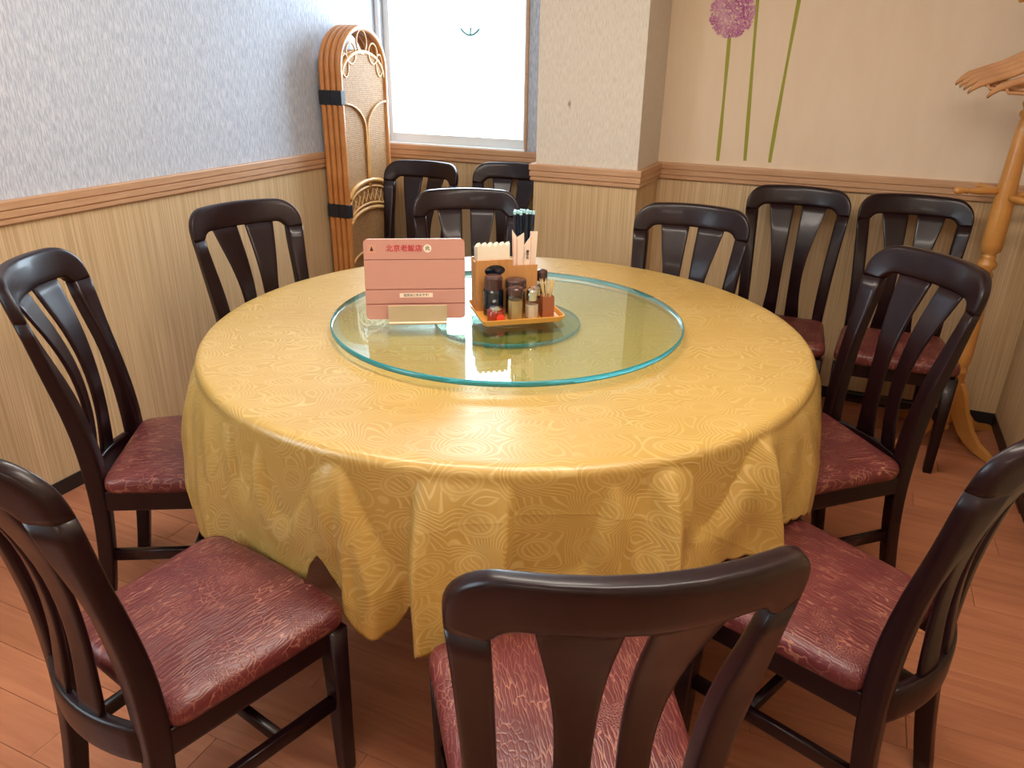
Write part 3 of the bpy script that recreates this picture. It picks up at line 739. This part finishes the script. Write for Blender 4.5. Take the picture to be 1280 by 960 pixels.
# chopstick holder box
bx, by = .036, .056
ch = thing('chopstick_holder', 'tan wooden box holding chopsticks, right of the napkin box', 'chopstick holder', cp(bx, by, ZT), ca)
hw2, hd2, hh2 = .036, .026, .122
obj('front_panel', B(-hw2, hw2, -hd2, -hd2+.004, 0, hh2), M['bamboo'], ch); obj('back_panel', B(-hw2, hw2, hd2-.004, hd2, 0, hh2), M['bamboo'], ch)
for s in (-1, 1): obj('side_panel', B(min(s*hw2, s*(hw2-.004)), max(s*hw2, s*(hw2-.004)), -hd2+.004, hd2-.004, 0, hh2), M['bamboo'], ch)
obj('bottom_panel', B(-hw2+.004, hw2-.004, -hd2+.004, hd2-.004, 0, .004), M['bamboo'], ch)
rc = random.Random(5)
stk = None
for k in range(10):
    x = -.022+.0049*k; y = [-.004, .0125, .0045][k % 3]
    if stk is None:
        stk = o = thing('chopstick', 'dark lacquered chopstick with pale blue end in the wooden box', 'chopstick', group='chopsticks in the box')
        obj('shaft', frame_loft(bmesh.new(), [((0, 0, z), (1, 0, 0), (0, 1, 0), a, a) for z, a in ((0, .0015), (.12, .0026), (.252, .0034))], 8, .4), M['stick_dark'], o)
        obj('end_cap', frame_loft(bmesh.new(), [((0, 0, z), (1, 0, 0), (0, 1, 0), .0036, .0036) for z in (.252, .261)], 8, .4), M['stick_tip'], o)
    else: o = copy_tree(stk)
    o.location = cp(bx+x*.85, by+y, ZT+.0045+rc.uniform(0, .004)); o.rotation_euler = (rc.uniform(-.01, .01), x*1.4, ca)
for i, (x, y, ht, cut, lean, lb) in enumerate([(-.021, -.0095, .215, -.02, -.035, 'leftmost pale paper chopstick sleeve in the wooden box'), (-.010, -.0135, .205, .012, -.01, 'pale paper chopstick sleeve second from left in the wooden box'),
        (.005, -.0180, .200, .028, .02, 'pale paper chopstick sleeve with printed characters facing front'), (.018, -.0125, .208, 0, .045, 'rightmost pale paper chopstick sleeve in the wooden box')]):
    s_ = thing('chopstick_sleeve', lb, 'paper sleeve', cp(bx+x, by+y, ZT+.0045), ca); s_.rotation_euler = (0, lean, ca)
    wv = .0105 if i != 0 else .006; bm = bmesh.new(); poly = [(-wv, 0), (wv, 0), (wv, ht), (-wv, ht-abs(cut))] if cut >= 0 else [(-wv, 0), (wv, 0), (wv, ht-abs(cut)), (-wv, ht)]
    loft(bm, [[Vector((a, b, z)) for a, z in poly] for b in (-.0012, .0012)]); obj('paper', bm, M['sleeve_paper'], s_)
    obj('stripe', B(-wv+.001, -wv+.0025, -.0016, -.0012, .02, ht-abs(cut)-.004), M['sleeve_pink'], s_)
    if i == 2:
        obj('stripe', B(wv-.0025, wv-.001, -.0016, -.0012, .02, ht-.006), M['sleeve_pink'], s_)
        obj('printed_text', put(text_bm('御手元', .0088, 1, .0001, vertical=True), 0, .145, -.0018), M['black_ink'], s_)
# jars
def jar(name, label, cat, a, b, r, h, caph, glassm, fillm, capm, fill=.8, oct_=False, capr=.95, dome=.003):
    t = thing(name, label, cat, cp(a, b, ZT), ca); n = 8 if oct_ else 24
    if glassm: obj('glass_body', lathe(bmesh.new(), [(.001, .0003), (r*.95, .0003), (r, .003), (r, h*.72), (r*.93, h*.9), (r*.86, h)], n), glassm, t, not oct_)
    obj('contents' if glassm else 'bottle_body', lathe(bmesh.new(), [(.001, .003), (r*(.86 if glassm else 1), .003), (r*(.86 if glassm else 1), h*fill), (.001, h*fill+.0005)] if glassm else [(.001, 0), (r*.97, 0), (r, .003), (r, h*.93), (r*.93, h), (.001, h)], n), fillm, t)
    cr = r*capr
    obj('cap', lathe(bmesh.new(), [(.001, h-.001), (cr, h-.001), (cr, h+caph*.85), (cr*.9, h+caph), (cr*.4, h+caph+dome), (.001, h+caph+dome)], 32), capm, t)
    return t
M['silver_cap'] = plain('shiny_cap', (.75, .74, .72, 1), .15, 1)
M['cap_brown_metal'] = plain('bronze_cap', srgb(96, 72, 68), .18, .6)
sj = jar('soy_sauce_bottle', 'dark blue-black soy sauce bottle with brown cap before the napkin box', 'bottle', -.064, -.0085, .0280, .072, .036, None, M['soy'], M['brown_cap'], capr=.87)
jc = jar('chili_jar', 'low red chili jar at the front left of the tray', 'jar', -.071, -.065, .0260, .032, .006, M['jar_glass'], M['chili'], M['silver_cap'], .9, capr=.62)
obj('label', put(lathe(bmesh.new(), [(.001, 0), (.011, 0), (.011, .0006), (.001, .0006)], 20), .006, .015, -.0283), M['chili_label'], jc)
jar('pepper_shaker', 'octagonal glass shaker of tan pepper with dark cap, front middle of the tray', 'shaker', -.016, -.062, .0225, .068, .020, M['jar_glass'], M['pepper'], M['cap_brown_metal'], .78, True)
jar('salt_shaker', 'octagonal glass shaker of pale salt with chrome cap, left of the toothpicks', 'shaker', .030, -.064, .0205, .052, .028, M['jar_glass'], M['salt'], M['silver_cap'], .72, True, .75)
jar('sauce_jar', 'wide brown capped sauce jar right behind the pepper shaker', 'jar', -.001, -.0095, .031, .074, .022, M['jar_glass'], M['soy'], M['cap_brown_metal'], .8)
jar('small_shaker', 'small chrome capped shaker behind the salt shaker', 'shaker', .050, -.020, .0165, .052, .022, M['jar_glass'], M['chili'], M['silver_cap'], .75)
jar('vinegar_bottle', 'dark capped bottle at the right rear of the tray', 'bottle', .0905, .042, .0155, .074, .028, M['jar_glass'], M['soy'], M['cap_brown_metal'], .8)
pb = thing('toothpick_holder', 'square brown toothpick holder at the right front of the tray', 'toothpick holder', cp(.073, -.062, ZT), ca)
for a_ in ((-.016, .016, -.016, -.014), (-.016, .016, .014, .016), (-.016, -.014, -.014, .014), (.014, .016, -.014, .014)): obj('side_panel', B(*a_, 0, .060), M['pick_box'], pb)
obj('bottom_panel', B(-.014, .014, -.014, .014, 0, .003), M['pick_box'], pb)
for k in range(26):
    x, y = rc.uniform(-.010, .010), rc.uniform(-.010, .010)
    if k == 0: o = obj('toothpick', tube(bmesh.new(), [(0, 0, 0), (0, 0, .003), (0, 0, .092), (0, 0, .098)], [.0003, .0010, .0010, .0003], 5), M['pick']); tp = o
    else: o = tp.copy(); C.objects.link(o)
    o.location = cp(.073+x*.35, -.062+y*.35, ZT+.0035+rc.uniform(0, .006)); o.rotation_euler = (-y*16+rc.uniform(-.05, .05), x*18+rc.uniform(-.05, .05), ca)
    tag(o, 'thin wooden toothpick standing in the brown square holder', 'toothpick', 'toothpicks in the holder')

# ------------------------------------------------------------------ rattan screen stack against the left wall
def arch(y0, y1, zs, rise, n=18):   # half-ellipse from (y0,zs) to (y1,zs)
    c, a = (y0+y1)/2, (y1-y0)/2
    return [(c-a*math.cos(PI*k/n), zs+rise*math.sin(PI*k/n)) for k in range(n+1)]
W0, W1, ZS, ZTOP = 0, .385, 1.385, 1.575
def make_panel():
    t = thing('screen_panel', '', 'screen', group='folded rattan screen leaves')
    r = .0145
    def tb_(pts, rad, n=8): return tube(bmesh.new(), [(0, y, z) for y, z in pts], rad, n)
    frame = [(W0+.01, 0), (W0+.01, .5), (W0+.01, 1.0), (W0+.01, ZS)]+arch(W0+.01, W1-.01, ZS, ZTOP-ZS-.012, 22)[1:-1]+[(W1-.01, ZS), (W1-.01, 1.0), (W1-.01, .5), (W1-.01, 0)]
    obj('frame', tb_(frame, r, 10), M['rattan'], t, True)
    i0, i1 = .022, W1-.022
    obj('arch_cane', tb_(arch(i0, i1, 1.345, .115), .010), M['rattan_light'], t, True)
    for yc, zc, a, b in (((i0+i1)/2, 1.502, .040, .052), ((i0+i1)/2-.088, 1.452, .036, .046), ((i0+i1)/2+.088, 1.452, .036, .046), ((i0+i1)/2-.138, 1.40, .026, .05), ((i0+i1)/2+.138, 1.40, .026, .05)):
        obj('oval_cane', tube(bmesh.new(), [(.004, yc+a*math.cos(2*PI*k/20), zc+b*math.sin(2*PI*k/20)) for k in range(20)], .0042, 6, closed=True), M['rattan_light'], t, True)
    # woven infill below the arch
    A = arch(i0, i1, 1.345, .112, 24); bm = bmesh.new()
    poly = [(i0, .12)]+[q for q in A]+[(i1, .12)]
    loft(bm, [[Vector((x, y, z)) for y, z in poly] for x in (-.003, .003)])
    obj('woven_panel', bm, M['weave'], t)
    ym = (i0+i1)/2
    for s in (-1, 1):
        ye = i0 if s < 0 else i1
        pts = [(.009, ye+(ym+s*.007-ye)*math.sin(PI/2*k/12), 1.235-.13*(1-math.cos(PI/2*k/12))) for k in range(13)]+[(.009, ym+s*.006, z) for z in (1.0, .9, .82)]
        obj('curved_cane', tube(bmesh.new(), pts, .0055, 6), M['rattan_light'], t, True)
    for zb, ri, rad in ((.795, .075, .011), (.762, .078, .006), (.690, .068, .006), (.672, .062, .010), (.48, .05, .006)):
        obj('cross_arch', tube(bmesh.new(), [(.008, y, z) for y, z in arch(i0, i1, zb, ri)], rad, 8), M['rattan_light'], t, True)
    # open diamond lattice between the two cross arches
    bm = bmesh.new()
    for k in range(9):
        y = i0+.02+(i1-i0-.04)*k/8; zz = .705+.066*math.sin(PI*(y-i0)/(i1-i0))
        for s in (-1, 1):
            tube(bm, [(.006, y, zz), (.006, min(i1, max(i0, y+s*.03)), zz+.065)], .0026, 5)
    obj('lattice', bm, M['rattan_light'], t)
    obj('bottom_cane', tb_([(i0, .12), (i1, .12)], .009), M['rattan'], t, True)
    return t
labels = ['nearest rattan screen leaf, its woven face open to view', 'second rattan screen leaf, right behind the nearest one', 'third rattan screen leaf counted from the woven face', 'rearmost rattan screen leaf, lying against the left wall']
# the four leaves are hinged together: one folding screen
scr = thing('folding_screen', 'folded four leaf rattan screen with arched tops standing in the window corner', 'screen', (-2.217, 3.062, 0), R(-1.0))
pan = make_panel(); kids = list(pan.children)
def leaf(x, full):
    for ch_ in kids:
        if not full and ch_.name.split('.')[0] in ('oval_cane', 'curved_cane', 'lattice', 'cross_arch'): continue
        c = ch_.copy(); C.objects.link(c); c.parent = scr; c.location = (x, 0, 0)
leaf(0, True); 
for k in (1, 2, 3): leaf(-.0320*k, False)
for k in kids: bpy.data.objects.remove(k)
bpy.data.objects.remove(pan)
for z in (1.262, .742, .25):
    for xa in (-.0160, -.0800): 
        bm = bmesh.new(); box(bm, xa-.031, xa+.031, -.007, .027, z-.032, z+.032, bev=.003)
        o = obj('hinge', bm, M['hinge_black'], scr); o['label'] = 'black hinge binding'

# ------------------------------------------------------------------ coat rack
RX, RY = .536, 3.31
cr = thing('coat_rack', 'turned varnished wooden coat rack in the right corner', 'coat rack', (RX, RY, 0))
prof = [(.001, .046), (.018, .048), (.022, .060), (.016, .072), (.022, .082), (.030, .090), (.030, .300), (.033, .305), (.033, .318), (.028, .323), (.033, .335), (.037, .38), (.036, .52), (.030, .62), (.022, .665), (.020, .680), (.031, .697), (.031, .708), (.020, .720), (.034, .738), (.034, .752), (.022, .764), (.024, .772), (.024, .780), (.018, .785), (.034, .798), (.037, .82), (.036, .95), (.028, 1.15), (.021, 1.262), (.016, 1.270), (.026, 1.283), (.026, 1.293), (.017, 1.303), (.025, 1.32), (.022, 1.34), (.020, 1.60), (.024, 1.72), (.018, 1.75), (.026, 1.77), (.018, 1.80), (.001, 1.815)]
obj('pole', lathe(bmesh.new(), prof, 24), M['pine'], cr, True)
for k in range(4):
    a = R(-46+90*k); bm = bmesh.new()
    up_ = [(.026, .262), (.040, .258), (.062, .225), (.088, .160), (.125, .098), (.17, .055), (.225, .032), (.272, .020), (.284, .012), (.282, 0)]
    dn_ = [(.026, .130), (.036, .112), (.052, .090), (.076, .062), (.115, .034), (.16, .016), (.21, .006), (.252, .001), (.262, 0), (.27, 0)]
    rings = [[Vector((u[0], -.011, u[1])), Vector((u[0], .011, u[1])), Vector((d[0], .011, d[1])), Vector((d[0], -.011, d[1]))] for u, d in zip(up_, dn_)]
    loft(bm, rings); bmesh.ops.transform(bm, matrix=Matrix.Rotation(a, 4, 'Z'), verts=bm.verts); obj('leg', bm, M['pine'], cr)
def rack_peg(z, a, L, tl=0):
    bm = bmesh.new(); pf = [(.008, .02), (.011, .05), (.013, .085), (.012, .115), (.007, .135), (.0115, .142), (.007, .149), (.013, .165), (.014, .178), (.009, .188), (.001, .192)]
    lathe(bm, [(r, d*L/.192) for r, d in pf], 12)
    bmesh.ops.transform(bm, matrix=Matrix.Rotation(a, 4, 'Z') @ Matrix.Rotation(R(90+tl), 4, 'Y'), verts=bm.verts); bmesh.ops.translate(bm, vec=(0, 0, z), verts=bm.verts); return bm
for k in range(4): obj('peg', rack_peg(1.0+.006*k, R(-68+90*k), .192), M['pine'], cr, True)
for k, L_ in enumerate((.40, .19, .20, .12)): obj('arm', rack_peg(1.672, R(-95+90*k), L_, 9.7), M['pine'], cr, True)

# hangers
def make_hanger():
    t = thing('coat_hanger', '', 'hanger', group='wooden hangers on the coat rack')
    secs = []
    prof_ = [(-.258, -.118), (-.245, -.104), (-.225, -.090), (-.18, -.074), (-.12, -.054), (-.07, -.030), (-.035, -.008), (0, .004)]
    pr_ = prof_+[(-x, z) for x, z in prof_[:-1][::-1]]
    for i, (x, z) in enumerate(pr_):
        a, b = (.006, .007) if i in (0, len(pr_)-1) else ((.006, .0105) if i in (1, len(pr_)-2) else (.007, .013))
        yv = .02*(abs(x)/.25)**2*-1
        secs.append(((x, yv, z), (0, 1, 0), (0, 0, 1), a, b))
    obj('shoulder_bar', frame_loft(bmesh.new(), secs, 12, .7), M['hanger_wood'], t, True)
    obj('trouser_bar', tube(bmesh.new(), [(-.205, -.012, -.088), (-.19, -.012, -.106), (.19, -.012, -.106), (.205, -.012, -.088)], .0055, 8), M['hanger_wood'], t, True)
    hk_ = [(0, 0, .0), (0, 0, .11)]+[(.022*math.cos(R(a))-0, 0, .143+.022*math.sin(R(a))) for a in range(-90, 200, 24)]
    obj('hook', tube(bmesh.new(), hk_, .0018, 6), M['metal'], t, True)
    return t
hpos = [((.502, 3.144, 1.500), -40, 'rear wooden hanger of the cluster on the coat rack, its tip furthest left'), ((.513, 3.107, 1.493), -40, 'second wooden hanger of the cluster on the coat rack'),
        ((.524, 3.070, 1.486), -40, 'third wooden hanger of the cluster on the coat rack'), ((.535, 3.033, 1.475), -40, 'front wooden hanger of the cluster on the coat rack'), ((.560, 2.935, 1.465), -50, 'separate wooden hanger right of the cluster, close to the frame edge')]
h0 = None
for (x, y, z), a, lb in hpos:
    if h0 is None: h0 = o = make_hanger()
    else: o = copy_tree(h0)
    o['label'] = lb; o.location = (x, y, z); o.rotation_euler = (0, 0, R(a))

# ------------------------------------------------------------------ flower wall stickers
def allium(name, label, base_, bend, top, hr, seed):
    t = thing(name, label, 'wall sticker', (base_[0], YB, base_[1]))
    rg = random.Random(seed); L = top[1]-base_[1]; N = 20; bm = bmesh.new(); vl = []
    for k in range(N+1):
        s = k/N; x = (top[0]-base_[0])*s**bend; w_ = .0068+.0012*math.sin(s*9); z = L*s
        vl.append([bm.verts.new((x+dx, yv, z)) for dx, yv in ((-w_, -.0008), (w_, -.0008), (w_, -.0001), (-w_, -.0001))])
    for a, b in zip(vl, vl[1:]):
        for i in range(4): bm.faces.new((a[i], a[(i+1) % 4], b[(i+1) % 4], b[i]))
    bm.faces.new(vl[0]); bm.faces.new(vl[-1][::-1])
    obj('stem', bm, M['stem'], t)
    bm = bmesh.new(); cx, cz = top[0]-base_[0], L+hr*.93
    for k in range(950):
        rr = hr*math.sqrt(rg.random()); a = rg.uniform(0, 2*PI); px, pz = cx+rr*math.cos(a), cz+rr*math.sin(a); s = rg.uniform(.004, .0075); y = -.0006-.0000015*k-.0002
        m = 5; vs = []
        for j in range(m*2):
            q = a+PI*j/m; r_ = s if j % 2 == 0 else s*.45
            vs.append(bm.verts.new((px+r_*math.cos(q), y, pz+r_*math.sin(q))))
        bm.faces.new(vs)
    obj('flower_head', bm, M['floret'], t)
allium('flower_sticker', 'leftmost flower wall sticker, green stem with round purple head', (-.556, 1.034), 1.4, (-.568, 1.542), .092, 1)
allium('flower_sticker', 'middle of the three flower wall stickers, straight green stem leaving the frame', (-.438, 1.042), 1.0, (-.485, 1.92), .092, 2)
allium('flower_sticker', 'rightmost of the three flower wall stickers, green stem bending right', (-.333, 1.041), 1.3, (-.305, 1.80), .085, 3)
